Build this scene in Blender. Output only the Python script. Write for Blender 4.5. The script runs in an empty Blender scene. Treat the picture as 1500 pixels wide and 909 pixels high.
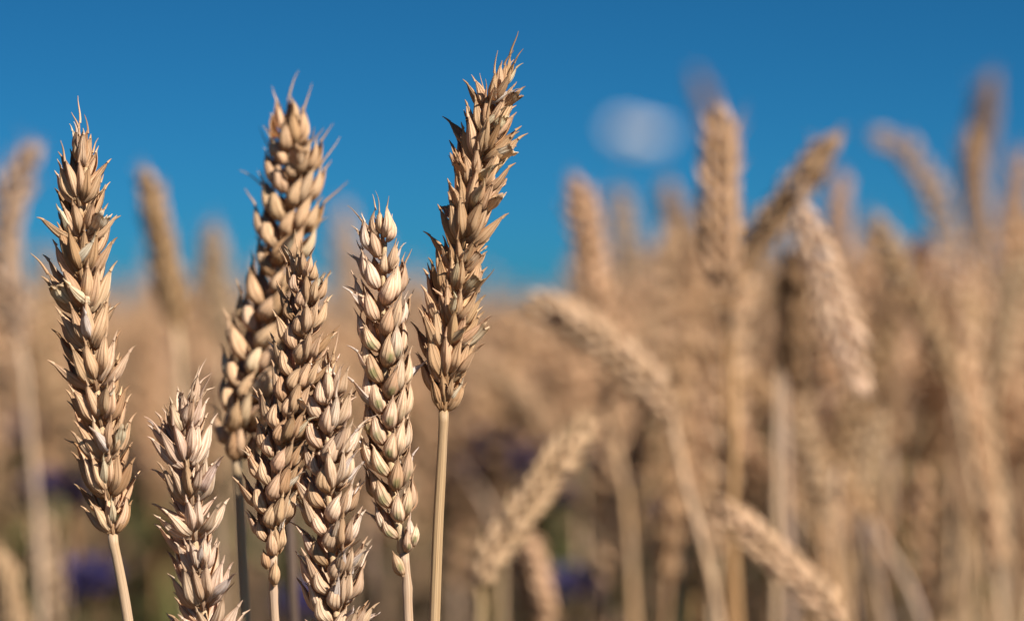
import bpy, math, random
import numpy as np
from mathutils import Vector, Matrix

random.seed(11)
rng = np.random.default_rng(11)
scene = bpy.context.scene
COL = scene.collection
R = math.radians

# ------------------------------------------------------------------ camera, sky, sun, exposure
CAM_Z, LENS, SENSOR = 0.80, 100.0, 36.0
FOCUS = 0.60
FPX = 1500.0 * LENS / SENSOR                       # focal length in photo pixels
cam_data = bpy.data.cameras.new("camera")
cam = bpy.data.objects.new("camera", cam_data)
COL.objects.link(cam)
cam.location = (0, 0, CAM_Z)
cam.rotation_euler = (R(90), 0, 0)
cam_data.lens, cam_data.sensor_width = LENS, SENSOR
cam_data.clip_start, cam_data.clip_end = 0.02, 20000.0
cam_data.dof.use_dof = True
cam_data.dof.focus_distance = FOCUS
cam_data.dof.aperture_fstop = 7.8
cam_data.dof.aperture_blades = 0
scene.camera = cam

SUN_DIR = Vector((0.56, -0.58, 0.59)).normalized()  # from the field towards the sun
SUN_EL = math.asin(SUN_DIR.z)
SUN_ROT = math.atan2(SUN_DIR.x, SUN_DIR.y)
world = bpy.data.worlds.new("World")
scene.world = world
world.use_nodes = True
wn, wl = world.node_tree.nodes, world.node_tree.links
wn.clear()
w_out = wn.new("ShaderNodeOutputWorld")
w_bg = wn.new("ShaderNodeBackground")
w_sky = wn.new("ShaderNodeTexSky")
w_sky.sky_type = 'NISHITA'
w_sky.sun_disc = False
w_sky.sun_elevation = SUN_EL
w_sky.sun_rotation = SUN_ROT
w_sky.altitude = 1500
w_sky.air_density = 1.0
w_sky.dust_density = 4.0
w_sky.ozone_density = 8.0
w_tc = wn.new("ShaderNodeTexCoord")
w_map = wn.new("ShaderNodeMapping")
w_map.inputs['Location'].default_value = (0, 0, 0.03)
w_map.inputs['Scale'].default_value = (1, 1, 2.0)
w_tint = wn.new("ShaderNodeMix")
w_tint.data_type = 'RGBA'
w_tint.blend_type = 'MULTIPLY'
w_tint.inputs[0].default_value = 1.0
w_tint.inputs[7].default_value = (0.064, 0.262, 0.300, 1)
wl.new(w_tc.outputs['Generated'], w_map.inputs['Vector'])
wl.new(w_map.outputs['Vector'], w_sky.inputs['Vector'])
wl.new(w_sky.outputs['Color'], w_tint.inputs[6])
wl.new(w_tint.outputs[2], w_bg.inputs['Color'])
wl.new(w_bg.outputs['Background'], w_out.inputs['Surface'])
w_bg.inputs['Strength'].default_value = 0.13

sun_data = bpy.data.lights.new("sun", 'SUN')
sun_data.energy = 5.0
sun_data.angle = R(0.53)
sun_data.color = (1.0, 0.92, 0.80)
sun = bpy.data.objects.new("sun", sun_data)
COL.objects.link(sun)
sun.rotation_euler = SUN_DIR.to_track_quat('Z', 'Y').to_euler()
sun.location = (2, -1, 3)

scene.view_settings.view_transform = 'Standard'
scene.view_settings.look = 'None'
scene.view_settings.exposure = 1.0
scene.view_settings.gamma = 1.0
scene.render.engine = 'CYCLES'
scene.cycles.use_denoising = True
scene.cycles.max_bounces = 8
scene.cycles.transmission_bounces = 4
scene.cycles.sample_clamp_indirect = 6.0


# ------------------------------------------------------------------ helpers
def at(px, py, d):
    """the point of the place that photo pixel (px, py) shows at depth d metres"""
    return np.array([(px - 750.0) / FPX * d, d, CAM_Z - (py - 454.5) / FPX * d])


def tag(o, label=None, cat=None, group=None, kind=None):
    if label: o['label'] = label
    if cat: o['category'] = cat
    if group: o['group'] = group
    if kind: o['kind'] = kind
    return o


def empty(name, loc):
    o = bpy.data.objects.new(name, None)
    COL.objects.link(o)
    o.location = loc
    o.empty_display_size = 0.01
    return o


def mesh_from(name, V, F, mat, UV=None, vary=None, smooth=True, mats=None, midx=None):
    """V (n,3), F (m,4) quads -> mesh data"""
    V = np.asarray(V, dtype=np.float32)
    F = np.asarray(F, dtype=np.int32)
    me = bpy.data.meshes.new(name)
    me.vertices.add(len(V))
    me.vertices.foreach_set('co', V.ravel())
    me.loops.add(F.size)
    me.loops.foreach_set('vertex_index', F.ravel())
    me.polygons.add(len(F))
    me.polygons.foreach_set('loop_start', np.arange(0, F.size, F.shape[1], dtype=np.int32))
    me.polygons.foreach_set('loop_total', np.full(len(F), F.shape[1], dtype=np.int32))
    if smooth:
        me.polygons.foreach_set('use_smooth', np.ones(len(F), dtype=bool))
    if UV is not None:
        uvl = me.uv_layers.new(name='UVMap')
        uvl.data.foreach_set('uv', np.asarray(UV, dtype=np.float32)[F.ravel()].ravel())
    if vary is not None:
        a = me.attributes.new('vary', 'FLOAT', 'POINT')
        a.data.foreach_set('value', np.asarray(vary, dtype=np.float32))
    for m in (mats or [mat]):
        me.materials.append(m)
    if midx is not None:
        me.polygons.foreach_set('material_index', np.asarray(midx, dtype=np.int32))
    me.update(calc_edges=True)
    me.validate()
    return me


def link(name, me, parent=None, matrix=None):
    o = bpy.data.objects.new(name, me)
    COL.objects.link(o)
    if parent is not None:
        o.parent = parent
    if matrix is not None:
        o.matrix_local = Matrix(matrix.tolist())
    return o


def rot(axis, a):
    c, s = math.cos(a), math.sin(a)
    if axis == 'x': return np.array([[1, 0, 0], [0, c, -s], [0, s, c]])
    if axis == 'y': return np.array([[c, 0, s], [0, 1, 0], [-s, 0, c]])
    return np.array([[c, -s, 0], [s, c, 0], [0, 0, 1]])


def m4(rm, t):
    m = np.eye(4)
    m[:3, :3] = rm
    m[:3, 3] = t
    return m


def spline(P, n):
    """Catmull-Rom through P, resampled to n points evenly along its length"""
    P = np.asarray(P, dtype=float)
    if len(P) == 2:
        P = np.array([P[0], (P[0] + P[1]) / 2, P[1]])
    u = np.concatenate([[0], np.cumsum(np.maximum(1e-6, np.linalg.norm(np.diff(P, axis=0), axis=1)))])
    h = np.diff(u)[:, None]
    sl = np.diff(P, axis=0) / h
    m = np.vstack([sl[:1], (sl[:-1] * h[1:] + sl[1:] * h[:-1]) / (h[1:] + h[:-1]), sl[-1:]])
    out = []
    for i in range(len(P) - 1):
        for t in np.linspace(0, 1, 14, endpoint=False):
            a, b = t * t * (3 - 2 * t), t * (1 - t) ** 2
            out.append(P[i] * (1 - a) + P[i + 1] * a + h[i] * (m[i] * b - m[i + 1] * t * t * (1 - t)))
    out.append(P[-1])
    out = np.array(out)
    s = np.concatenate([[0], np.cumsum(np.linalg.norm(np.diff(out, axis=0), axis=1))])
    ss = np.linspace(0, s[-1], n)
    return np.stack([np.interp(ss, s, out[:, k]) for k in range(3)], axis=1), s[-1]


def tube(P, rad, k=8, wob=0.0, cap=True):
    """swept tube through points P with radius per point; returns V, F, UV"""
    P = np.asarray(P, float)
    n = len(P)
    T = np.gradient(P, axis=0)
    T /= np.linalg.norm(T, axis=1)[:, None] + 1e-12
    ref = np.array([0, 1.0, 0]) if abs(T[0][1]) < 0.9 else np.array([1.0, 0, 0])
    V, UV = [], []
    rad = np.broadcast_to(rad, (n,))
    L = 0
    for i in range(n):
        a = np.cross(T[i], ref); a /= np.linalg.norm(a) + 1e-12
        b = np.cross(T[i], a)
        if i: L += np.linalg.norm(P[i] - P[i - 1])
        for j in range(k):
            th = 2 * math.pi * j / k
            r = rad[i] * (1 + wob * math.sin(3 * th + i * 0.05))
            V.append(P[i] + r * (a * math.cos(th) + b * math.sin(th)))
            UV.append((j / k if j <= k / 2 else 1 - j / k, L / 0.1))
    F = []
    for i in range(n - 1):
        for j in range(k):
            F.append((i * k + j, i * k + (j + 1) % k, (i + 1) * k + (j + 1) % k, (i + 1) * k + j))
    if cap and k % 2 == 0:
        for base, flip in ((0, True), ((n - 1) * k, False)):
            for j in range(1, k // 2):
                q = (base + j - 1, base + j, base + k - j - (0 if j == k // 2 else 0), base + (k - j + 1) % k)
                F.append(q[::-1] if flip else q)
    F = [f for f in F if len(set(f)) == 4]
    return np.array(V), np.array(F), np.array(UV)


class Pile:
    """gathers quad pieces into one mesh"""
    def __init__(self):
        self.V, self.F, self.UV, self.A, self.M, self.n = [], [], [], [], [], 0

    def add(self, V, F, UV, vary=0.0, mi=0):
        self.V.append(V); self.F.append(F + self.n); self.UV.append(UV)
        self.A.append(np.full(len(V), vary)); self.M.append(np.full(len(F), mi))
        self.n += len(V)

    def mesh(self, name, mat, mats=None):
        return mesh_from(name, np.concatenate(self.V), np.concatenate(self.F), mat, np.concatenate(self.UV),
                         np.concatenate(self.A), mats=mats, midx=np.concatenate(self.M) if mats else None)


# ------------------------------------------------------------------ materials
class N:
    """small node-building helper"""
    def __init__(self, name):
        self.m = bpy.data.materials.new(name)
        self.m.use_nodes = True
        self.t = self.m.node_tree
        self.t.nodes.clear()
        self.out = self.t.nodes.new('ShaderNodeOutputMaterial')

    def new(self, typ, **kw):
        n = self.t.nodes.new(typ)
        for k, v in kw.items(): setattr(n, k, v)
        return n

    def put(self, sock, v):
        if hasattr(v, 'is_linked') or hasattr(v, 'links'):
            self.t.links.new(v, sock)
        elif isinstance(v, (tuple, list)):
            sock.default_value = tuple(v) if len(v) != 3 or sock.type == 'VECTOR' else (*v, 1)
        else:
            sock.default_value = v

    def math(self, op, a, b=0.0, c=None, clamp=False):
        n = self.new('ShaderNodeMath', operation=op, use_clamp=clamp)
        self.put(n.inputs[0], a); self.put(n.inputs[1], b)
        if c is not None: self.put(n.inputs[2], c)
        return n.outputs[0]

    def mix(self, fac, a, b, blend='MIX'):
        n = self.new('ShaderNodeMix', data_type='RGBA', blend_type=blend)
        self.put(n.inputs[0], fac); self.put(n.inputs[6], a); self.put(n.inputs[7], b)
        return n.outputs[2]

    def ramp(self, v, lo, hi, a=0.0, b=1.0):
        n = self.new('ShaderNodeMapRange', interpolation_type='SMOOTHSTEP')
        self.put(n.inputs[0], v)
        for i, x in zip((1, 2, 3, 4), (lo, hi, a, b)): n.inputs[i].default_value = x
        return n.outputs[0]

    def noise(self, vec, scale, detail=3.0, rough=0.55, w=None):
        n = self.new('ShaderNodeTexNoise', noise_dimensions='3D')
        self.put(n.inputs['Vector'], vec)
        n.inputs['Scale'].default_value = scale
        n.inputs['Detail'].default_value = detail
        n.inputs['Roughness'].default_value = rough
        return n.outputs['Fac']

    def xyz(self, x, y, z):
        n = self.new('ShaderNodeCombineXYZ')
        for i, v in enumerate((x, y, z)): self.put(n.inputs[i], v)
        return n.outputs[0]

    def attr(self, name, typ='GEOMETRY'):
        return self.new('ShaderNodeAttribute', attribute_name=name, attribute_type=typ).outputs['Fac']

    def surface(self, color, rough=0.6, spec=0.3, trans=0.0, trans_col=None, height=None, bump=0.3, dist=0.0002):
        p = self.new('ShaderNodeBsdfPrincipled')
        self.put(p.inputs['Base Color'], color)
        self.put(p.inputs['Roughness'], rough)
        p.inputs['Specular IOR Level'].default_value = spec
        if height is not None:
            b = self.new('ShaderNodeBump')
            b.inputs['Strength'].default_value = bump
            b.inputs['Distance'].default_value = dist
            self.put(b.inputs['Height'], height)
            self.t.links.new(b.outputs['Normal'], p.inputs['Normal'])
        if trans > 0:
            tr = self.new('ShaderNodeBsdfTranslucent')
            self.put(tr.inputs['Color'], trans_col if trans_col is not None else color)
            mx = self.new('ShaderNodeMixShader')
            mx.inputs[0].default_value = trans
            self.t.links.new(p.outputs[0], mx.inputs[1])
            self.t.links.new(tr.outputs[0], mx.inputs[2])
            self.t.links.new(mx.outputs[0], self.out.inputs['Surface'])
        else:
            self.t.links.new(p.outputs[0], self.out.inputs['Surface'])
        return self.m


def husk_material(name, fine=True):
    k = N(name)
    uv = k.new('ShaderNodeUVMap', uv_map='UVMap').outputs[0]
    sp = k.new('ShaderNodeSeparateXYZ'); k.put(sp.inputs[0], uv)
    u, v = sp.outputs[0], sp.outputs[1]
    oi = k.new('ShaderNodeObjectInfo')
    vary = k.attr('vary')
    seed = k.math('ADD', k.math('MULTIPLY', oi.outputs['Random'], 37.0), k.math('MULTIPLY', vary, 19.0))
    rnd = k.math('FRACT', k.math('MULTIPLY', seed, 7.31))
    rnd2 = k.math('FRACT', k.math('MULTIPLY', seed, 3.77))
    col = k.mix(1.0, oi.outputs['Color'], k.xyz(*[k.math('MULTIPLY_ADD', rnd, s, o) for s, o in ((0.34, 0.80), (0.40, 0.785), (0.52, 0.80))]), 'MULTIPLY')
    # fine veins running along the husk
    veins = k.noise(k.xyz(k.math('MULTIPLY', u, 22.0), k.math('MULTIPLY', v, 1.5), seed), 1.0, 4.0, 0.7)
    vline = k.ramp(veins, 0.42, 0.62)
    nerve = k.math('POWER', k.math('ABSOLUTE', k.math('SINE', k.math('MULTIPLY', u, 19.0))), 6.0)
    col = k.mix(k.math('MULTIPLY', vline, 0.50), col, (0.40, 0.235, 0.12))
    col = k.mix(k.math('MULTIPLY', nerve, 0.34), col, (0.36, 0.185, 0.075))
    # weathered blotches, brown toward some edges, tips and bases
    blot = k.noise(k.xyz(k.math('MULTIPLY', u, 2.6), k.math('MULTIPLY', v, 2.8), k.math('ADD', seed, 5.0)), 1.0, 4.0, 0.65)
    col = k.mix(k.math('MULTIPLY', k.ramp(blot, 0.50, 0.78), 0.42), col, (0.38, 0.21, 0.095))
    grey = k.noise(k.xyz(k.math('MULTIPLY', u, 3.0), k.math('MULTIPLY', v, 3.0), k.math('ADD', seed, 11.0)), 1.0, 4.0, 0.6)
    col = k.mix(k.math('MULTIPLY', k.ramp(grey, 0.52, 0.74), 0.15), col, (0.55, 0.43, 0.32))
    edge = k.math('ABSOLUTE', k.math('MULTIPLY_ADD', u, 2.0, -1.0))
    col = k.mix(k.math('MULTIPLY', k.ramp(edge, 0.80, 1.0), 0.55), col, (0.44, 0.22, 0.09))
    tipf = k.math('MULTIPLY', k.ramp(v, 0.78, 0.98), k.math('MULTIPLY_ADD', rnd2, 0.60, 0.05))
    col = k.mix(tipf, col, (0.27, 0.135, 0.06))
    col = k.mix(k.math('MULTIPLY', k.ramp(v, 0.16, 0.0), 0.45), col, (0.42, 0.22, 0.085))
    speck = k.noise(k.xyz(k.math('MULTIPLY', u, 34.0), k.math('MULTIPLY', v, 44.0), seed), 1.0, 2.0, 0.5)
    col = k.mix(k.math('MULTIPLY', k.ramp(speck, 0.70, 0.78), 0.55), col, (0.12, 0.07, 0.04))
    # green left over in unripe husks
    g = k.attr('green', 'OBJECT')
    gpat = k.math('MULTIPLY', k.ramp(k.math('ABSOLUTE', k.math('SUBTRACT', v, 0.36)), 0.24, 0.06), k.ramp(k.math('ABSOLUTE', k.math('SUBTRACT', u, 0.60)), 0.24, 0.04))
    gpat = k.math('MULTIPLY', gpat, k.ramp(veins, 0.66, 0.36, 0.45, 1.0))
    col = k.mix(k.math('MULTIPLY', gpat, g, clamp=True), col, (0.135, 0.165, 0.045))
    hgt = k.math('ADD', k.math('MULTIPLY', veins, 1.0), k.math('MULTIPLY', nerve, 0.6))
    rough = k.math('MULTIPLY_ADD', blot, 0.25, 0.50)
    return k.surface(col, rough, 0.26, 0.38, k.mix(1.0, col, (1.0, 0.88, 0.70), 'MULTIPLY'), hgt if fine else None, 0.6, 0.0003)


def stem_material():
    k = N('straw_stem')
    uv = k.new('ShaderNodeUVMap', uv_map='UVMap').outputs[0]
    sp = k.new('ShaderNodeSeparateXYZ'); k.put(sp.inputs[0], uv)
    u, v = sp.outputs[0], sp.outputs[1]
    oi = k.new('ShaderNodeObjectInfo')
    seed = k.math('ADD', k.math('MULTIPLY', oi.outputs['Random'], 41.0), k.math('MULTIPLY', k.attr('vary'), 17.0))
    col = oi.outputs['Color']
    fib = k.noise(k.xyz(k.math('MULTIPLY', u, 34.0), k.math('MULTIPLY', v, 1.3), seed), 1.0, 5.0, 0.7)
    col = k.mix(k.math('MULTIPLY', k.ramp(fib, 0.42, 0.66), 0.70), col, k.mix(1.0, col, (0.42, 0.36, 0.30), 'MULTIPLY'))
    band = k.noise(k.xyz(k.math('MULTIPLY', u, 2.0), k.math('MULTIPLY', v, 4.0), k.math('ADD', seed, 3.0)), 1.0, 4.0, 0.6)
    col = k.mix(k.math('MULTIPLY', k.ramp(band, 0.48, 0.72), 0.60), col, k.mix(1.0, col, (0.92, 1.0, 1.22), 'MULTIPLY'))
    col = k.mix(k.math('MULTIPLY', k.ramp(band, 0.46, 0.30), 0.30), col, k.mix(1.0, col, (1.0, 0.82, 0.55), 'MULTIPLY'))
    return k.surface(col, 0.48, 0.4, 0.0, None, fib, 0.7, 0.0003)


def plant_material(name, c0, c1, trans=0.3, scale=220.0):
    k = N(name)
    co = k.new('ShaderNodeTexCoord').outputs['Object']
    oi = k.new('ShaderNodeObjectInfo')
    nz = k.noise(co, scale, 3.0)
    col = k.mix(k.ramp(nz, 0.35, 0.65), c0, c1)
    col = k.mix(1.0, col, k.xyz(*[k.math('MULTIPLY_ADD', oi.outputs['Random'], 0.4, 0.8)] * 3), 'MULTIPLY')
    return k.surface(col, 0.5, 0.3, trans)


def ground_material():
    k = N('field_soil')
    co = k.new('ShaderNodeNewGeometry').outputs['Position']
    a, b = k.noise(co, 3.0, 5.0), k.noise(co, 70.0, 5.0)
    col = k.mix(a, (0.060, 0.040, 0.025), (0.135, 0.095, 0.058))
    col = k.mix(k.math('MULTIPLY', k.ramp(b, 0.5, 0.7), 0.6), col, (0.21, 0.155, 0.09))
    return k.surface(col, 0.95, 0.1, 0.0, None, b, 0.8, 0.01)


def canopy_material():
    k = N('distant_wheat')
    co = k.new('ShaderNodeNewGeometry').outputs['Position']
    a, b = k.noise(co, 0.15, 5.0), k.noise(co, 9.0, 5.0)
    col = k.mix(a, (0.30, 0.205, 0.115), (0.38, 0.27, 0.155))
    col = k.mix(k.math('MULTIPLY', k.ramp(b, 0.45, 0.7), 0.5), col, (0.22, 0.14, 0.075))
    return k.surface(col, 0.8, 0.15, 0.0, None, b, 1.0, 0.1)


def cloud_material():
    k = N('cloud_white')
    return k.surface((0.66, 0.66, 0.69), 1.0, 0.0, 0.3)


HUSK = husk_material('straw_husk')
HUSK_FAR = husk_material('straw_husk_soft', fine=False)
STEM = stem_material()
LEAFDRY = plant_material('dry_leaf', (0.34, 0.235, 0.13), (0.46, 0.335, 0.20))
GREEN = plant_material('weed_green', (0.060, 0.085, 0.022), (0.11, 0.125, 0.04))
BLUE = plant_material('cornflower_blue', (0.038, 0.032, 0.105), (0.066, 0.050, 0.150))
BRACT = plant_material('cornflower_bract', (0.07, 0.075, 0.03), (0.13, 0.11, 0.05))
SOIL = ground_material()
CANOPY = canopy_material()
CLOUD = cloud_material()

# ------------------------------------------------------------------ husk shapes (metres; length +Z, outside +X)
MM = 0.001


def prof(pts, v):
    xs, ys = zip(*pts)
    # smooth interpolation of a hand-set outline
    P = np.array(pts, float)
    i = np.clip(np.searchsorted(P[:, 0], v) - 1, 0, len(P) - 2)
    t = (v - P[i, 0]) / (P[i + 1, 0] - P[i, 0])
    t = t * t * (3 - 2 * t) * 0.5 + t * 0.5
    return P[i, 1] * (1 - t) + P[i + 1, 1] * t


GLUME_OUT = [(0, .38), (.10, .70), (.28, .98), (.42, 1.0), (.60, .86), (.78, .58), (.91, .26), (1.0, .04)]
LEMMA_OUT = [(0, .34), (.12, .70), (.28, .97), (.40, 1.0), (.58, .84), (.76, .54), (.90, .22), (1.0, .03)]


def shell(L, W, D, arc, outline, bow, tipout, keel, awn, awn_bend, seed, nu, nv, thick=0.16 * MM, skew=0.0, bumpy=1.0, vee=0.25):
    r = np.random.default_rng(seed)
    ph = r.uniform(0, 6.28, 6)
    A = arc / 2
    vs = np.linspace(0, 1, nv) ** 0.95
    th = np.linspace(-A, A, nu)
    w = prof(outline, vs) * W / 2
    outer, inner, uv = [], [], []
    for v, wi in zip(vs, w):
        dep = wi * (D / (W / 2)) * (0.75 + 0.25 * math.cos((v - .35) * 3))
        cx = bow * math.sin(math.pi * min(1, v * 1.02)) - 0.25 * bow * v + tipout * max(0, v - .55) ** 2 * 4
        cy = skew * v * v + 0.12 * MM * bumpy * math.sin(5 * v + ph[0])
        for t in th:
            wr = 1 + bumpy * (0.045 * math.sin(4 * t + ph[1] + 3 * v) + 0.035 * math.sin(9 * v + ph[2] + t))
            edge = abs(t) / A
            curl = 0.10 * bumpy * wi * max(0, edge - .7) * math.sin(7 * v + ph[3] + (2 if t > 0 else 0)) * 3
            kx = keel * math.exp(-(t / .22) ** 2) * (0.3 + v) * wi
            sec = (1 - vee) * math.cos(t) + vee * (1 - 1.25 * abs(t) / A)
            x = cx + dep * sec * wr + kx + curl
            y = cy + wi * math.sin(t) * wr
            outer.append((x, y, v * L + 0.04 * L * bumpy * math.sin(t * 2 + ph[4]) * v * edge))
            s = max(0.2, 1 - thick / max(wi, 1e-5))
            inner.append((cx + dep * sec * wr * s - thick * .4 + curl, cy + (y - cy) * s, outer[-1][2]))
            uv.append(((t / A) * .5 + .5, v))
    n = len(outer)
    V = np.array(outer + inner)
    UV = np.array(uv + uv)
    F = []
    for i in range(nv - 1):
        for j in range(nu - 1):
            a, b, c, d = i * nu + j, i * nu + j + 1, (i + 1) * nu + j + 1, (i + 1) * nu + j
            F.append((a, b, c, d))
            F.append((n + a, n + d, n + c, n + b))
        F.append((i * nu, (i + 1) * nu, n + (i + 1) * nu, n + i * nu))
        a, b = i * nu + nu - 1, (i + 1) * nu + nu - 1
        F.append((a, n + a, n + b, b))
    for j in range(nu - 1):
        F.append((j, n + j, n + j + 1, j + 1))
        t = (nv - 1) * nu
        F.append((t + j, t + j + 1, n + t + j + 1, n + t + j))
    F = np.array(F)
    if awn > 0:
        c = V[(nv - 1) * nu:(nv) * nu].mean(axis=0)
        k = 7
        P = np.array([c + np.array([awn_bend * awn * (s ** 1.6) * 1.0 + .05 * awn * math.sin(4 * s + ph[5]) * s, .06 * awn * math.sin(3 * s + ph[0]), -0.8 * MM * (1 - s) + awn * s * math.sqrt(max(.1, 1 - awn_bend ** 2 * .6))]) for s in np.linspace(0, 1, k)])
        tv, tf, tuv = tube(P, np.linspace(0.40 * MM, 0.08 * MM, k), 4)
        tuv = np.stack([np.full(len(tv), .5), np.repeat(np.linspace(.86, 1.0, k), 4)], axis=1)
        F = np.vstack([F, tf + len(V)])
        V = np.vstack([V, tv])
        UV = np.vstack([UV, tuv])
    return V, F, UV


def join(*parts):
    V, F, UV, n = [], [], [], 0
    for v, f, u in parts:
        V.append(v); F.append(f + n); UV.append(u); n += len(v)
    return np.vstack(V), np.vstack(F), np.vstack(UV)


def palea(L, W, seed, nu, nv):
    v, f, u = shell(L * .86, W * .78, W * .22, 2.2, LEMMA_OUT, .1 * MM, 0, 0, 0, 0, seed, nu, nv)
    v = v.copy()
    v[:, 0] = -v[:, 0] + .5 * MM
    return v, f[:, ::-1], u


KINDS = {}


def make_kinds(lod):
    nu, nv = ((11, 14), (5, 6), (3, 4))[lod]
    bump = (1.0, 1.0, 0.3)[lod]
    r = random.Random(5)
    out = {'glume': [], 'lemma': [], 'awned': [], 'long': [], 'sliver': [], 'flake': [], 'keeled': [], 'blade': [], 'bladed_awn': []}
    for i in range(5):
        L, W = r.uniform(8.4, 9.6) * MM, r.uniform(4.3, 5.0) * MM
        out['glume'].append(shell(L, W, W * .50, r.uniform(2.9, 3.3), GLUME_OUT, r.uniform(1.0, 1.5) * MM, r.uniform(-.3, .6) * MM, .16,
                                  (r.uniform(.7, 1.5) * MM if lod < 2 else 0), r.uniform(-.1, .4), i, nu, nv, skew=r.uniform(-.4, .4) * MM, bumpy=bump))
    for key, num, awn, off in (('lemma', 5, (1.0, 2.2), 20), ('awned', 4, (3.0, 4.8), 30), ('long', 4, (6.5, 9.5), 40)):
        for i in range(num):
            L, W = r.uniform(9.4, 10.8) * MM, r.uniform(4.0, 4.8) * MM
            s = shell(L, W, W * .50, r.uniform(3.1, 3.6), LEMMA_OUT, r.uniform(1.1, 1.8) * MM, r.uniform(-.5, .5) * MM, .10,
                      (r.uniform(*awn) * MM if lod < 2 else 0), r.uniform(0, .55), off + i, nu, nv, skew=r.uniform(-.5, .5) * MM, bumpy=bump)
            out[key].append(join(s, palea(L, W, off + i, 5, 7)) if lod == 0 else s)
    for i in range(4):            # dried, split husks: narrower, flatter, sharper
        L, W = r.uniform(8.2, 10.4) * MM, r.uniform(2.2, 3.0) * MM
        out['sliver'].append(shell(L, W, W * .42, r.uniform(2.3, 2.9), LEMMA_OUT, r.uniform(.2, .6) * MM, r.uniform(.2, 1.3) * MM, .22,
                                   (r.uniform(1.2, 2.4) * MM if lod < 2 else 0), r.uniform(.1, .6), 60 + i, nu, nv, skew=r.uniform(-.6, .6) * MM, bumpy=bump * 1.5))
    for key, num, awn, off, out_ in (('keeled', 5, (.8, 1.8), 100, GLUME_OUT), ('blade', 6, (.9, 2.2), 110, LEMMA_OUT), ('bladed_awn', 4, (4.0, 7.5), 120, LEMMA_OUT)):
        for i in range(num):      # narrow, boat-keeled dry husks
            L, W = r.uniform(9.2, 11.0) * MM, r.uniform(2.9, 3.5) * MM
            s = shell(L, W, W * r.uniform(.42, .55), r.uniform(2.5, 3.0), out_, r.uniform(.35, .9) * MM, r.uniform(-.2, 1.0) * MM, .22,
                      (r.uniform(*awn) * MM if lod < 2 else 0), r.uniform(-.05, .5), off + i, nu, nv, skew=r.uniform(-.6, .6) * MM, bumpy=bump * 1.4, vee=.55)
            out[key].append(join(s, palea(L, W, off + i, 5, 7)) if lod == 0 and key != 'keeled' else s)
    for i in range(4):            # broken husks bleached pale, with a ragged upper edge
        L, W = r.uniform(5.2, 7.0) * MM, r.uniform(3.4, 4.6) * MM
        v, f, u = shell(L, W, W * .30, r.uniform(2.0, 2.5), [(0, .4), (.2, .75), (.6, 1.0), (1.0, .92)], .3 * MM, .8 * MM, .10, 0, 0, 80 + i, nu, nv, bumpy=bump * 1.8)
        v = v.copy(); n = len(v) // 2
        for j in range(nu):
            dz = r.uniform(-.22, .12) * L
            for q in (0, n): v[q + (nv - 1) * nu + j, 2] += dz
        out['flake'].append((v, f, u))
    return out


for lod in (0, 1, 2):
    KINDS[lod] = make_kinds(lod)
KIND_MESH = {(k, i): mesh_from('glume' if k in ('glume', 'keeled') else 'floret', *s[:2], HUSK, s[2]) for k, lst in KINDS[0].items() for i, s in enumerate(lst)}
_pv, _pf, _pu = tube(np.array([(0, 0, -.4), (.5, 0, .8), (.9, 0, 2.2), (1.1, 0, 3.6)]) * MM, np.array([.75, .7, .6, .4]) * MM, 6)
RACHILLA = mesh_from('spikelet', _pv, _pf, HUSK, _pu)


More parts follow.
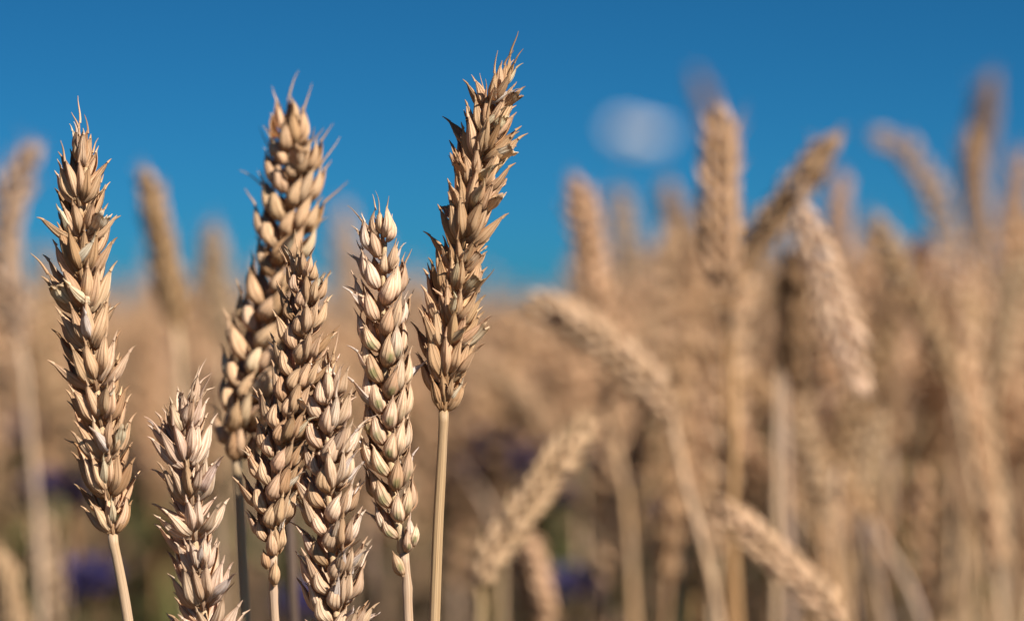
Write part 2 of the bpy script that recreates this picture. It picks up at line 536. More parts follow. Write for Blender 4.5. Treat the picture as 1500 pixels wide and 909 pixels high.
def ear_layout(path, n, phi, twist, open_, size, seed, awniness=0.5, dry=0.3, lean=20.0, awn_top=0.35, full=True, style='plump', flakes=0.0):
    """path: ear axis points from base to tip. Yields (spikelet matrix, [(kind, variant, matrix)], t, side)"""
    r = random.Random(seed)
    P, L = spline(path, 60)
    T = np.gradient(P, axis=0); T /= np.linalg.norm(T, axis=1)[:, None]
    res = []
    for i in range(n + 1):
        last = i == n
        t = (i + .0) / n * 0.93
        f = t * 59
        a = int(f); b = min(59, a + 1); w = f - a
        p = P[a] * (1 - w) + P[b] * w
        tz = T[a] * (1 - w) + T[b] * w; tz /= np.linalg.norm(tz)
        front = np.array([0, -1.0, 0]); front -= tz * front.dot(tz); front /= np.linalg.norm(front)
        right = np.cross(tz, front) * -1.0
        if right[0] < 0 and abs(tz[2]) > .5: right = -right
        ang = phi + twist * t + (0 if i % 2 == 0 else math.pi) + R(r.uniform(-9, 9)) + (math.pi / 2 if last else 0)
        O = right * math.cos(ang) + front * math.sin(ang)
        B = np.cross(tz, O)
        ln = R(lean * (0.35 if i == 0 else 0.72 if t < .08 else 1.0 if t < .7 else .8) + r.uniform(-5, 5)) if not last else 0
        M = np.stack([O, B, tz], axis=1) @ rot('y', ln)
        sc = size * (0.80 if i == 0 else .86 if i == 1 else 1.0 if t < .7 else 1.0 - .28 * (t - .7) / .3) * r.uniform(.94, 1.07)
        off = O * (0.55 * MM if not last else 0)
        S = m4(M * sc, p + off)
        kids = []
        gape = 1.45 if r.random() < .14 else r.uniform(.85, 1.15)
        if i > 1 and not last and r.random() < .10: S = S @ np.diag([.76, .76, .80, 1])

        def add(kind, pos, fan, out, az, s):
            j = lambda q: r.uniform(-q, q)
            m = rot('x', -R((fan + j(6)) * open_ * gape)) @ rot('y', R((out + j(6)) * open_ * gape)) @ rot('z', R(az + j(12)))
            kids.append((kind, r.randrange(len(KINDS[0][kind])), m4((m @ np.diag(np.ones(3) * s)) * r.uniform(.93, 1.06), np.array(pos) * MM)))

        def lem():
            if style != 'plump': return 'bladed_awn' if r.random() < (.75 if last else awniness * (.45 if t > 1 - awn_top else .14)) else 'blade'
            if last: return r.choice(('awned', 'awned', 'long'))
            if t > 1 - awn_top and r.random() < awniness: return 'long' if r.random() < .35 else 'awned'
            if r.random() < awniness * .22: return 'awned'
            return 'lemma'
        if style == 'slim':                                   # open fans of narrow keeled husks
            add('keeled', (.2, -1.0, 0), -27, 1, -58, (1.0, 1.0, .98))
            add('keeled', (.2, 1.0, 0), 27, 1, 58, (1.0, 1.0, .98))
            add(lem(), (.5, -.8, .8), -17, 6, -36, (1.05, 1.02, 1.02))
            add(lem(), (.5, .8, .9), 17, 6, 36, (1.05, 1.02, 1.02))
            add(lem(), (.9, -.35, 1.8), -8, 9, -14, (.95, .92, .97))
            if i > 0:
                add(lem(), (.9, .4, 2.4), 7, 12, 14, (.90, .88, .93))
        elif style == 'mixed':                                # round glumes below, loose dry blades behind them
            add('glume', (.2, -1.5, 0), -13, 3, -84, (.84, .84, .86))
            add('glume', (.2, 1.5, 0), 13, 3, 84, (.84, .84, .86))
            add(lem(), (1.0, -.9, 1.0), -19, 8, -50, (1.05, 1.05, .98))
            add(lem(), (1.0, .9, 1.2), 19, 8, 50, (1.05, 1.05, .98))
            add(lem(), (1.4, -.4, 1.8), -9, 14, -16, (1.0, 1.0, .95))
            if i > 0:
                add(lem(), (1.5, .5, 2.4), 8, 17, 16, (.95, .95, .90))
        else:                                                 # plump kernels closed in their husks
            add('glume', (.2, -1.55, 0), -14, 4, -84, (.84, .82, .90))
            add('glume', (.2, 1.55, 0), 14, 4, 84, (.84, .82, .90))
            add(lem(), (1.3, -.75, 1.2), -11, 8, -62, (.82, .78, .97))
            add(lem(), (1.3, .75, 1.5), 11, 8, 62, (.82, .78, .97))
            if i > 0:
                add(lem(), (1.6, .1, 2.6), -2, 11, 5, (.72, .72, .86))
        if full and r.random() < dry:
            add('sliver', (.5, r.choice((-1.6, 1.6)), 1.8), r.choice((-25, 25)), r.uniform(8, 26), r.uniform(-60, 60), 1.0)
        if full and r.random() < dry * .8:
            add('sliver', (1.4, r.uniform(-.6, .6), 3.2), r.uniform(-12, 12), r.uniform(14, 30), r.uniform(-40, 40), .9)
        if full and r.random() < flakes:
            sgn = (1 if B[0] > 0 else -1) * (1 if r.random() < .75 else -1)
            add('flake', (.7, sgn * 2.3, 2.2), sgn * r.uniform(12, 34), r.uniform(4, 22), sgn * r.uniform(20, 70), 1.12)
        res.append((S, kids, t, i))
    return res, P


def tint(c, r, amt=.08):
    f = 1 + r.uniform(-amt, amt)
    return (min(1, c[0] * f), min(1, c[1] * f * (1 + r.uniform(-.025, .025))), min(1, c[2] * f * (1 + r.uniform(-.05, .05))), 1)


# ------------------------------------------------------------------ the setting
def grid_sheet(name, xs, ys, zf, mat):
    X, Y = np.meshgrid(xs, ys)
    V = np.stack([X.ravel(), Y.ravel(), np.vectorize(zf)(X, Y).ravel()], axis=1)
    nx = len(xs)
    F = [(j * nx + i, j * nx + i + 1, (j + 1) * nx + i + 1, (j + 1) * nx + i) for j in range(len(ys) - 1) for i in range(nx - 1)]
    return link(name, mesh_from(name, V, np.array(F), mat))


xs = np.array([-3000, -800, -200, -60, -20, -8, -4, -2, -1, 0, 1, 2, 4, 8, 20, 60, 200, 800, 3000.])
ys = np.array([-500, -60, -10, -3, -1, 0, .5, 1, 1.5, 2, 3, 4, 6, 10, 20, 60, 200, 800, 3000.])
ground = grid_sheet('ground', xs, ys, lambda x, y: 0.012 * math.sin(3 * x + 1) * math.sin(2 * y), SOIL)
tag(ground, 'dark brown field soil under the wheat', 'ground', kind='structure')

# a small white cloud above the horizon, far away
cl = bpy.data.meshes.new('cloud')
import bmesh
bm = bmesh.new()
CD = 2600.0
cc = at(938, 196, CD)
rr = random.Random(3)
for i in range(64):
    q, z = max(-1.7, min(1.7, rr.gauss(0, 1))), max(-1.5, min(1.5, rr.gauss(0, 1)))
    if i < 7: q, z = (i - 3) * .42, 0.0
    bmesh.ops.create_icosphere(bm, subdivisions=2, radius=6.0 if i < 7 else rr.uniform(4.2, 6.0) * math.exp(-.10 * (q * q + z * z)), matrix=Matrix.Translation((cc[0] + q * 12 - abs(z) * 4, cc[1] + (0 if i < 7 else rr.uniform(-8, 8)), cc[2] + z * 4.5 - q * 1.0)))
for v in bm.verts:
    v.co += v.normal * (math.sin(v.co.x * .31) * math.sin(v.co.z * .37 + 1) * 1.2)
for f in bm.faces: f.smooth = True
bm.to_mesh(cl); bm.free()
cl.materials.append(CLOUD)
tag(link('cloud', cl), 'small soft white cloud alone in the blue sky', 'cloud')


# ------------------------------------------------------------------ stalks
STRAW = (0.70, 0.455, 0.26)


def stem_path(px_pts, d, foot=None):
    pts = [at(x, y, dd) for x, y, dd in px_pts]
    lo = pts[-1]
    sl = (pts[-1] - pts[-2])
    k = 0.10 / max(1e-4, abs(sl[2]))
    mid = lo + sl * min(k, 3)
    mid[2] = lo[2] - .10
    if foot is None:
        foot = np.array([mid[0] + sl[0] * .6 * min(k, 3), mid[1] + .02, 0.0])
    return pts + [mid, np.array([foot[0] * .6 + mid[0] * .4, foot[1] * .6 + mid[1] * .4, mid[2] * .42]), foot]


def hero_stalk(label, ear, stem, d, n, phi, twist, open_, size, seed, col, awniness=.5, dry=.3, lean=20, stem_r=1.1, awn_top=.35, green=None, basal=None, style='plump', stem_col=None, flakes=0.12):
    """a near wheat stalk: stem, rachis, and every spikelet with its glumes and florets"""
    r = random.Random(seed * 7 + 1)
    ear_pts = [at(x, y, d + dz) for x, y, dz in ear][::-1]           # base first
    sp = stem_path([(x, y, d + dz) for x, y, dz in stem], d)
    base = sp[-1].copy()
    root = empty('wheat_stalk', base)
    tag(root, label, 'wheat stalk', 'sharp wheat stalks in front')
    P, L = spline([ear_pts[0]] + sp, 300)
    rad = np.interp(np.linspace(0, 1, 300), [0, .02, .05, .5, 1], [stem_r * .82, stem_r * .95, stem_r, stem_r * 1.35, stem_r * 1.6]) * MM
    rad[0] *= 1.15; rad[1] *= 1.1
    if basal: rad[2] *= .92; rad[3] *= 1.16; rad[4] *= 1.02
    V, F, UV = tube(P - base, rad, 14, 0.03)
    so = link('stem', mesh_from('stem', V, F, STEM, UV), root)
    so.color = tint(stem_col or (0.42, 0.295, 0.19), r)
    lay, EP = ear_layout(ear_pts, n, phi, twist, open_, size, seed, awniness, dry, lean, awn_top, style=style, flakes=flakes)
    # zigzag rachis
    zz = []
    for S, kids, t, i in lay:
        o = S[:3, 0] / np.linalg.norm(S[:3, 0])
        zz.append(S[:3, 3] - o * 0.75 * MM)
    Pz, _ = spline([ear_pts[0]] + zz, 4 * len(zz))
    V, F, UV = tube(Pz - base, np.linspace(.95, .5, len(Pz)) * MM, 8)
    ro = link('rachis', mesh_from('rachis', V, F, STEM, UV), root)
    ro.color = tint((0.52, 0.36, 0.21), r)
    inv = m4(np.eye(3), -base)
    if basal:
        for (bx, by, ang, s) in basal:
            p = at(bx, by, d - .0015)
            m = np.stack([np.array([math.cos(R(ang)) * .3, -.95, 0]), np.array([-.95, -.3, 0]) * -1, np.array([0, 0, 1.])], axis=1)
            m = rot('y', R(ang)) @ rot('z', R(-90))
            lay.append((m4(m * s, p), [('glume', 1, m4(np.eye(3), np.zeros(3)))], 0, -1))
    for S, kids, t, i in lay:
        so = link('spikelet', RACHILLA, root, inv @ S)
        so.color = tint(col, r)
        stain = r.uniform(-.06, .06)
        for kind, v, M in kids:
            o = link('glume' if kind in ('glume', 'keeled') else 'floret', KIND_MESH[(kind, v)], so, M)
            c = tint(col, r, .12)
            q_ = r.random()
            if q_ < .13: c = tuple(q * w for q, w in zip(c, (.70, .62, .54, 1)))        # weathered brown
            elif q_ < .24: c = (min(.93, c[0] * 1.08), min(.76, c[1] * 1.14), min(.58, c[2] * 1.24), 1)   # bleached
            elif q_ < .29: c = tuple(q * w for q, w in zip(c, (.76, .72, .68, 1)))      # grey with mould
            if kind in ('flake', 'sliver'): c = (min(.92, c[0] * 1.35), min(.84, c[1] * 1.5), min(.76, c[2] * 1.75), 1)
            o.color = c
            if green and green[0] <= t <= green[1] and kind == 'glume':
                o['green'] = green[2] * r.uniform(.75, 1.0)
            elif green and green[0] <= t <= green[1]:
                o['green'] = green[2] * r.uniform(.1, .75)
            else:
                o['green'] = 0.0
    return root


def px(*a):
    return [(x, y, (z[0] if z else 0.0)) for x, y, *z in a]


H = math.pi / 180
hero_stalk('tall brown wheat ear standing in focus furthest left, on a bare straw stem',
           px((129, 205), (119, 270), (118, 350), (124, 450), (140, 560), (152, 660), (163, 760), (165, 780)),
           px((165, 784), (172, 820), (180, 862), (190, 925)), .60, 20, 82 * H, 6 * H, 1.12, .95, 3, (0.82, 0.565, 0.34), .4, .5, 14, 1.15, style='slim', flakes=.35)
hero_stalk('pale pinkish loose wheat ear running off the bottom edge beside the tall left ear',
           px((268, 575), (268, 640), (280, 740), (290, 830), (302, 930), (312, 1010), (315, 1040)),
           px((316, 1044), (320, 1090), (326, 1150)), .60, 17, 66 * H, 10 * H, 1.2, .98, 12, (0.95, 0.73, 0.54), .5, .6, 19, style='slim')
hero_stalk('broad slightly blurred wheat ear with a dark tip awn, just behind the sharp row',
           px((411, 165), (424, 230), (424, 310), (408, 390), (388, 470), (366, 560), (348, 640), (347, 672)),
           px((347, 676), (351, 730), (354, 800), (360, 920)), .648, 23, 34 * H, -8 * H, 1.05, 1.0, 23, (0.86, 0.60, 0.355), .7, .25, 20, 1.25, .5)
hero_stalk('tan wheat ear in front of the broad blurred one, a tiny husk on its stem',
           px((449, 380), (443, 440), (440, 520), (420, 610), (404, 690), (398, 770), (400, 812)),
           px((400, 816), (400, 850), (401, 880), (404, 930)), .60, 20, 30 * H, 10 * H, .88, .78, 31, (0.84, 0.585, 0.36), .5, .45, 16, 1.0, .45, style='mixed',
           basal=[(402, 856, 2, .52), (392, 832, -14, .42)])
hero_stalk('cream plump wheat ear running off the bottom edge left of the green-streaked ear',
           px((471, 540), (478, 610), (479, 690), (484, 780), (490, 860), (496, 950), (498, 975)),
           px((498, 980), (500, 1030), (503, 1100)), .598, 19, 22 * H, 12 * H, .95, .86, 44, (0.95, 0.71, 0.49), .5, .9, 17, 1.1, flakes=.35, style='mixed')
hero_stalk('slim wheat ear with two neat columns of plump kernels, the lower ones streaked with green',
           px((562, 320), (561, 400), (561, 480), (565, 560), (570, 640), (578, 730), (589, 795), (592, 808)),
           px((592, 812), (596, 846), (597, 875), (599, 930)), .60, 20, 12 * H, 6 * H, .85, .84, 57, (0.94, 0.69, 0.46), .5, .35, 13, 1.1, .25,
           green=(0.0, .62, 1.0), basal=[(590, 842, -24, .55), (604, 800, 10, .5)], stem_col=(0.47, 0.335, 0.225))
hero_stalk('tallest brown wheat ear, rising highest into the sky and bending right',
           px((730, 108), (720, 165), (706, 220), (690, 300), (674, 380), (661, 460), (653, 540), (650, 600)),
           px((650, 604), (648, 650), (642, 760), (636, 920)), .60, 23, 76 * H, 16 * H, 1.15, .92, 64, (0.78, 0.52, 0.295), .6, .7, 14, 1.15, .5, style='slim', flakes=.85, stem_col=(0.42, 0.285, 0.155))


# ---- stalks further back: stem, ear and sometimes a dry leaf
def ear_mesh(path, base, n, phi, twist, open_, size, seed, lod):
    lay, P = ear_layout(path, n, phi, twist, open_, size * .80, seed, .45, .3, 18)
    r = random.Random(seed)
    pile = Pile()
    for S, kids, t, i in lay:
        for kind, v, M in kids:
            V, F, UV = KINDS[lod][kind][v]
            A = S @ M
            pile.add(V @ A[:3, :3].T + A[:3, 3] - base, F, UV, r.random())
    V, F, UV = tube(P - base, 1.0 * MM, 6)
    pile.add(V, F, UV, .5)
    return pile.mesh('ear', HUSK if lod == 0 else HUSK_FAR)


def leaf_blade(p0, dirx, diry, L, W, droop, seed):
    """a dry folded grass blade with thickness"""
    r = random.Random(seed)
    n = 14
    s = np.linspace(0, 1, n)
    up = np.array([0, 0, 1.0]); hd = np.array([dirx, diry, 0.0]); hd /= np.linalg.norm(hd)
    side = np.cross(hd, up)
    P = p0 + np.outer(s * L * (.55 + .2 * s), hd) + np.outer(L * (.75 * s - droop * s ** 2.2), up)
    w = W * np.sin(np.clip(s * .93 + .12, 0, 1) * math.pi) ** .7 + .0003
    V, F, UV = [], [], []
    for i in range(n):
        tw = side * math.cos(s[i] * r.uniform(1.5, 1.6)) + up * math.sin(s[i] * 1.55) * .4
        for j, (a, h) in enumerate(((-1, .25), (0, 0), (1, .25), (1, .18), (0, -.07), (-1, .18))):
            V.append(P[i] + tw * a * w[i] * .5 + up * h * w[i] * .6)
            UV.append((j / 5, s[i]))
    for i in range(n - 1):
        for j in range(6):
            F.append((i * 6 + j, i * 6 + (j + 1) % 6, (i + 1) * 6 + (j + 1) % 6, (i + 1) * 6 + j))
    return np.array(V), np.array(F), np.array(UV)


def back_stalk(label, group, ear, stem, n=18, phi=None, size=1.0, seed=0, col=STRAW, lod=1, leaf=False, world_pts=None, cat='wheat stalk'):
    """ear: [(px,py,d)] tip first; stem: [(px,py,d)] downwards. world_pts: (ear pts base first, stem pts) instead"""
    r = random.Random(seed * 13 + 5)
    if world_pts:
        ep, sp = world_pts
    else:
        ep = [at(*q) for q in ear][::-1]
        sp = stem_path(stem, None)
    base = np.array(sp[-1], float)
    root = empty('wheat_stalk', base)
    tag(root, label, cat, group)
    ph = r.uniform(0, math.pi) if phi is None else phi
    e = link('ear', ear_mesh(ep, base, n, ph, r.uniform(-.4, .4), r.uniform(.75, 1.05), size, seed + 900, lod), root)
    e.color = tint(col, r, .1)
    P, L = spline([ep[0]] + list(sp), 80)
    rad = np.interp(np.linspace(0, 1, 80), [0, .1, 1], [1.0, 1.25, 1.8]) * MM * (.9 + .2 * r.random())
    V, F, UV = tube(P - base, rad, 8)
    s = link('stem', mesh_from('stem', V, F, STEM, UV), root)
    s.color = tint(r.choice(((0.42, 0.27, 0.145), (0.38, 0.265, 0.19), (0.36, 0.205, 0.095), (0.50, 0.345, 0.21))), r, .2)
    if leaf:
        k = int(r.uniform(14, 40))
        a = r.uniform(0, 6.28)
        V, F, UV = leaf_blade(P[k] - base, math.cos(a), math.sin(a), r.uniform(.10, .18), r.uniform(.006, .010), r.uniform(.6, 1.25), seed)
        lf = link('leaf', mesh_from('leaf', V, F, LEAFDRY, UV), root)
    return root


G1 = 'blurred wheat stalks behind the sharp ones'
PALE, DARK, TAN = (0.84, 0.59, 0.375), (0.40, 0.245, 0.13), (0.76, 0.505, 0.295)


def dd(d, *pts):
    return [(x, y, d) for x, y in pts]


BACK = [
    ('thick upright blurred ear standing alone against the sky just right of the white cloud', dd(.88, (1055, 172), (1054, 240), (1055, 320), (1060, 405), (1064, 440)), dd(.88, (1066, 450), (1073, 520), (1076, 640), (1072, 760), (1080, 900)), 18, .5, 1.12, TAN),
    ('blurred ear leaning far right over the field, its tip rounded against the sky', dd(.90, (1216, 203), (1186, 250), (1145, 305), (1105, 360), (1088, 388)), dd(.90, (1080, 402), (1068, 450), (1062, 560), (1065, 700)), 17, .9, 1.05, (0.56, .37, .21)),
    ('faint dark ear rising behind the thick upright one beside the cloud', dd(1.75, (1022, 105), (1038, 170), (1050, 240), (1056, 330)), dd(1.75, (1057, 340), (1060, 460), (1062, 600)), 18, 1.2, 1.25, DARK),
    ('highest ear at the far right, very blurred and grey at its tip', dd(1.45, (1447, 118), (1440, 190), (1428, 270), (1424, 330)), dd(1.45, (1423, 340), (1420, 460), (1425, 620)), 19, 1.3, 1.45, (0.42, .27, .15)),
    ('smaller brown ear just left of the highest one at the far right', dd(1.2, (1418, 195), (1425, 250), (1430, 320), (1432, 380)), dd(1.2, (1434, 390), (1432, 500), (1440, 640)), 17, .7, 1.0, TAN),
    ('pale blurred ear arching left with its tip against the sky', dd(1.2, (1288, 196), (1330, 225), (1362, 275), (1384, 340), (1395, 390)), dd(1.2, (1398, 400), (1402, 500), (1400, 640)), 18, .2, 1.1, (0.62, .45, .31)),
    ('short upright ear in the gap between the right-leaning and the arching ears', dd(1.2, (1230, 262), (1228, 310), (1228, 370), (1230, 420)), dd(1.2, (1230, 430), (1235, 560), (1240, 700)), 15, .9, .95, TAN),
    ('bright sunlit ear hanging steeply down to the right below the right-leaning ear', dd(.86, (1262, 570), (1240, 500), (1212, 420), (1185, 340), (1172, 300)), dd(.92, (1166, 292), (1156, 330), (1146, 480), (1150, 640)), 20, .1, .98, (0.86, .66, .46)),
    ('dark shaded ear hanging between the thick upright and the bright hanging ear', dd(.89, (1158, 548), (1160, 490), (1164, 420), (1172, 366)), dd(.92, (1168, 362), (1158, 400), (1140, 560), (1138, 700)), 15, 1.4, 1.15, (0.17, .10, .05)),  # near-black husk colour paints in the shade on this ear
    ('slender upright ear under the white cloud on its left', dd(.98, (846, 268), (855, 320), (866, 380), (876, 440), (880, 470)), dd(.98, (882, 480), (890, 600), (915, 720), (925, 860)), 18, .6, .98, TAN),
    ('drooping ear nodding left across the middle on an arched stem', dd(.88, (782, 436), (838, 470), (895, 510), (945, 556), (978, 598), (985, 618)), dd(.88, (989, 635), (1000, 690), (1022, 770), (1042, 850), (1055, 920)), 22, .15, 1.0, (0.84, .60, .38)),
    ('ear leaning up to the right on a short bent stem in the lower middle', dd(.80, (864, 618), (828, 660), (788, 716), (744, 778), (712, 834), (704, 856)), dd(.86, (701, 868), (704, 880), (700, 930)), 24, .3, .95, (0.80, .56, .33)),
    ('ear lying low at the lower right, its tip pointing up left', dd(.81, (1052, 740), (1100, 784), (1145, 824), (1190, 866), (1232, 912)), dd(.82, (1240, 922), (1260, 966), (1280, 1030)), 19, .25, .85, (0.84, .59, .36)),
    ('short ear hanging behind the ear that leans right in the lower middle', dd(.92, (798, 915), (784, 850), (768, 795), (752, 770)), dd(.95, (746, 766), (738, 800), (735, 920)), 14, .9, .95, TAN),
    ('soft ear sloping down right behind the drooping one', dd(1.15, (690, 530), (735, 560), (780, 600), (815, 650)), dd(1.15, (822, 664), (848, 740), (878, 830), (900, 920)), 17, .9, 1.05, (0.60, .42, .26)),
    ('pale curved ear at the left edge, its tip leaning right against the sky', dd(.95, (52, 222), (28, 262), (8, 320), (8, 390), (20, 460), (28, 505)), dd(.95, (32, 520), (42, 620), (55, 760), (60, 900)), 20, .5, 1.15, (0.66, .49, .34)),
    ('blurred golden ear upright between the tall left ear and the broad blurred one', dd(.93, (217, 262), (226, 310), (240, 370), (252, 440), (258, 480)), dd(.93, (260, 490), (264, 600), (270, 760)), 18, .8, 1.0, (0.63, .42, .21)),
    ('pale soft ear close to the left flank of the broad blurred one', dd(1.15, (308, 338), (314, 390), (322, 450), (328, 520)), dd(1.15, (329, 530), (332, 640), (336, 800)), 17, .4, 1.1, (0.62, .45, .29)),
    ('very pale blurred ear behind the slim green-streaked one', dd(1.5, (506, 312), (508, 370), (512, 440), (515, 500)), dd(1.5, (515, 510), (520, 640), (522, 800)), 18, .4, 1.35, (0.66, .50, .35)),
    ('pale blurred ear peeping out left of the tallest ear', dd(1.6, (610, 405), (606, 450), (604, 520), (604, 570)), dd(1.6, (604, 580), (604, 700), (606, 840)), 17, .5, 1.3, (0.62, .46, .32)),
    ('dull ear tip low in the bottom left corner', dd(.85, (-6, 815), (6, 850), (18, 900), (26, 950)), dd(.85, (28, 960), (34, 1040), (40, 1120)), 15, .6, .95, (0.58, .41, .24)),
    ("pale blurred ear low down left of the tall left ear's stem", dd(.98, (62, 765), (68, 820), (76, 880), (84, 940)), dd(.98, (86, 950), (92, 1030), (96, 1120)), 15, .6, 1.05, (0.62, .46, .30)),
    ('dark narrow ear in shade, slanting right in the lower right crowd', dd(.98, (1302, 482), (1282, 530), (1258, 585), (1236, 640), (1228, 680)), dd(.98, (1226, 690), (1222, 780), (1226, 900)), 16, .3, .85, (0.40, .26, .14)),  # shade over this ear is put into its darker husk colour
    ('sunlit upright ear in the lower right crowd, just left of the dark slanting one', dd(.95, (1166, 600), (1180, 650), (1198, 710), (1208, 770)), dd(.95, (1210, 780), (1222, 850), (1232, 930)), 15, .6, .85, (0.66, .48, .29)),
    ('bright short ear right of the dark slanting ear', dd(1.0, (1282, 610), (1272, 650), (1262, 700), (1262, 740)), dd(1.0, (1264, 750), (1280, 830), (1300, 930)), 13, .2, .95, (0.68, .50, .32)),
    ('ear sloping down right in the right-hand crowd, below the arching pale ear', dd(1.0, (1284, 318), (1308, 370), (1340, 440), (1380, 520), (1400, 570)), dd(1.0, (1404, 582), (1420, 680), (1450, 800), (1470, 920)), 18, .7, .95, (0.60, .41, .23)),
    ('golden upright ear in the right-hand crowd with a straight stem', dd(1.1, (1420, 440), (1418, 500), (1420, 560), (1424, 620)), dd(1.1, (1426, 640), (1420, 720), (1414, 840)), 17, .7, .95, (0.60, .41, .22)),
    ('blurred ear cut by the right edge, below the highest one', dd(1.3, (1494, 225), (1490, 290), (1486, 350), (1486, 410)), dd(1.3, (1486, 420), (1484, 560), (1486, 700)), 17, .4, 1.05, TAN),
    ('pale ear half out of the frame at the right edge, halfway down', dd(1.05, (1498, 380), (1482, 440), (1466, 500), (1458, 560)), dd(1.05, (1456, 570), (1462, 680), (1476, 820)), 17, .4, 1.0, (0.64, .47, .29)),
    ('faint pale ear to the right of the slender upright one under the cloud', dd(1.35, (906, 285), (918, 340), (934, 410), (944, 460)), dd(1.35, (946, 470), (955, 600), (962, 760)), 17, .4, 1.15, (0.62, .46, .31)),
    ('faint ear in the gap left of the thick upright one', dd(1.35, (975, 272), (985, 330), (996, 400), (1004, 450)), dd(1.35, (1006, 460), (1010, 600), (1016, 760)), 17, 1.0, 1.1, (0.56, .39, .24)),
]
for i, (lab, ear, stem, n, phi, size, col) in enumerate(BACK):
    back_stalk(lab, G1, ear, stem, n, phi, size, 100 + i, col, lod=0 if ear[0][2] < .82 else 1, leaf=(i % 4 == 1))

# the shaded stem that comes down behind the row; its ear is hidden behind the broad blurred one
hidden = back_stalk('shaded stem painted dark brown between the two overlapping ears, its own ear hidden behind them', G1,
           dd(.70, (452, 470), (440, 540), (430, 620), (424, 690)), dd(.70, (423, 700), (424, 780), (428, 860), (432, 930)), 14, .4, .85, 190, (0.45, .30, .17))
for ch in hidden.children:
    if ch.name.startswith('stem'): ch.color = (0.085, 0.055, 0.040, 1)      # the shade on this stem is put into its colour


# ---- the crop: one stalk for every place
def random_stalk(r, x, d, top, scale=1.0):
    """world points of a stalk: ear base-first, stem top-down"""
    a = r.uniform(0, 6.28)
    nod = abs(r.gauss(0, .32)) if r.random() < .8 else r.uniform(.7, 1.5)
    L = r.uniform(.070, .098) * scale
    h = np.array([math.cos(a), math.sin(a), 0])
    pts = []
    p = np.zeros(3)
    for s in np.linspace(0, 1, 5):
        pts.append(p.copy())
        ang = nod * (.55 + .45 * s)
        p = p + (h * math.sin(ang) + np.array([0, 0, math.cos(ang)])) * L / 4
    pts = np.array(pts)
    b = np.array([x, d, top - pts[:, 2].max()])
    ear = [q + b for q in pts]
    lean = h * r.uniform(.01, .06)
    s0 = -(h * math.sin(nod * .5) + np.array([0, 0, math.cos(nod * .5)]))
    stem = [b + s0 * .03, b + s0 * .03 + np.array([0, 0, -.09]) - lean * .3, b * np.array([1, 1, .45]) - lean * .9, np.array([x - lean[0] * 1.4, d - lean[1] * 1.4, 0])]
    return ear, stem


def top_height(r, xpx, d):
    base = 0.795 + (0.022 if xpx > 900 else 0.0) - (0.012 if 620 < xpx < 830 else 0)
    return base + r.gauss(0, .025) + (r.uniform(0, .03) if r.random() < .15 else 0)


r = random.Random(77)
FILL = []
while len(FILL) < 205:
    d = 1.12 + .95 * r.random() ** 1.1
    xp = r.uniform(-60, 1560)
    if xp < 900 and r.random() < .15: continue
    if 1.12 < d < 1.3 and r.random() < .4: continue
    FILL.append((d, xp, 0.0))
for i in range(40):                                         # shorter stalks whose ears hang lower in the crowd
    FILL.append((r.uniform(.98, 1.35), r.uniform(900, 1530), r.uniform(0, .06) if i % 3 == 0 else r.uniform(0, .02)))
LAB = 'soft out of focus straw wheat stalk, one of many crowding upright behind the singled-out ones'
for i, (d, xp, low) in enumerate(sorted(FILL)):
    x = (xp - 750) / FPX * d
    ylim = (345 if xp < 600 else 425 if xp < 830 else 310) + r.uniform(-25, 60)
    wp = random_stalk(r, x, d, min(top_height(r, xp, d), CAM_Z + (454.5 - ylim) * d / FPX) - low)
    c = r.choice((TAN, STRAW, PALE, STRAW, (0.48, .32, .18)))
    back_stalk(LAB, 'crowd of blurred wheat stalks', None, None, 17, None, r.uniform(.95, 1.15), 300 + i, c, lod=1, leaf=(i % 2 == 0), world_pts=wp)

# far-off crop as one mass: low-detail stalks, built from a few ear shapes
PROTO = []
for i in range(8):
    ear, stem = random_stalk(random.Random(500 + i), 0, 0, .8)
    lay, P = ear_layout(ear, 15, random.Random(i).uniform(0, 3), .2, 1.1, 1.15, 700 + i, .3, .0, 22, full=False)
    pl = Pile()
    q = random.Random(i)
    for S, kids, t, k in lay:
        for kind, v, M in kids[:4]:
            V, F, UV = KINDS[2][kind][v]
            A = S @ M
            pl.add(V @ A[:3, :3].T + A[:3, 3], F, UV, q.random())
    Ps, _ = spline([ear[0]] + stem, 9)
    V, F, UV = tube(Ps, 1.6 * MM, 4)
    pl.add(V, F, UV, .3)
    PROTO.append((np.concatenate(pl.V), np.concatenate(pl.F), np.concatenate(pl.UV), np.concatenate(pl.A)))

crop = Pile()
SPOTS = []
while len(SPOTS) < 1560:                                    # 2 to 5.5 m
    d = math.sqrt(r.uniform(2.02 ** 2, 5.5 ** 2)); SPOTS.append((d, r.uniform(-.5 - .19 * d, .6 + .19 * d)))
while len(SPOTS) < 2900:                                    # 5.5 to 14 m
    d = math.sqrt(r.uniform(5.5 ** 2, 14.0 ** 2)); SPOTS.append((d, r.uniform(-.5 - .19 * d, .6 + .19 * d)))
while len(SPOTS) < 3220:                                    # beside the view, nearer: the same crop goes on
    d = r.uniform(1.0, 2.3); s = r.choice((-1, 1)); SPOTS.append((d, s * (.19 * d + r.uniform(.03, .55))))
for d, x in SPOTS:
    V, F, UV, A = PROTO[r.randrange(8)]
    a = r.uniform(0, 6.28)
    m = rot('z', a)
    W = V @ m.T
    xp = 750 + x / d * FPX
    W[:, 2] *= top_height(r, xp, d) / .8
    W += np.array([x, d, 0])
    crop.V.append(W); crop.F.append(F + crop.n); crop.UV.append(UV); crop.A.append((A + r.random()) % 1.0); crop.M.append(np.zeros(len(F)))
    crop.n += len(V)
mass = link('wheat_crop', crop.mesh('wheat_crop', HUSK_FAR))
mass.color = (0.58, 0.395, 0.24, 1)
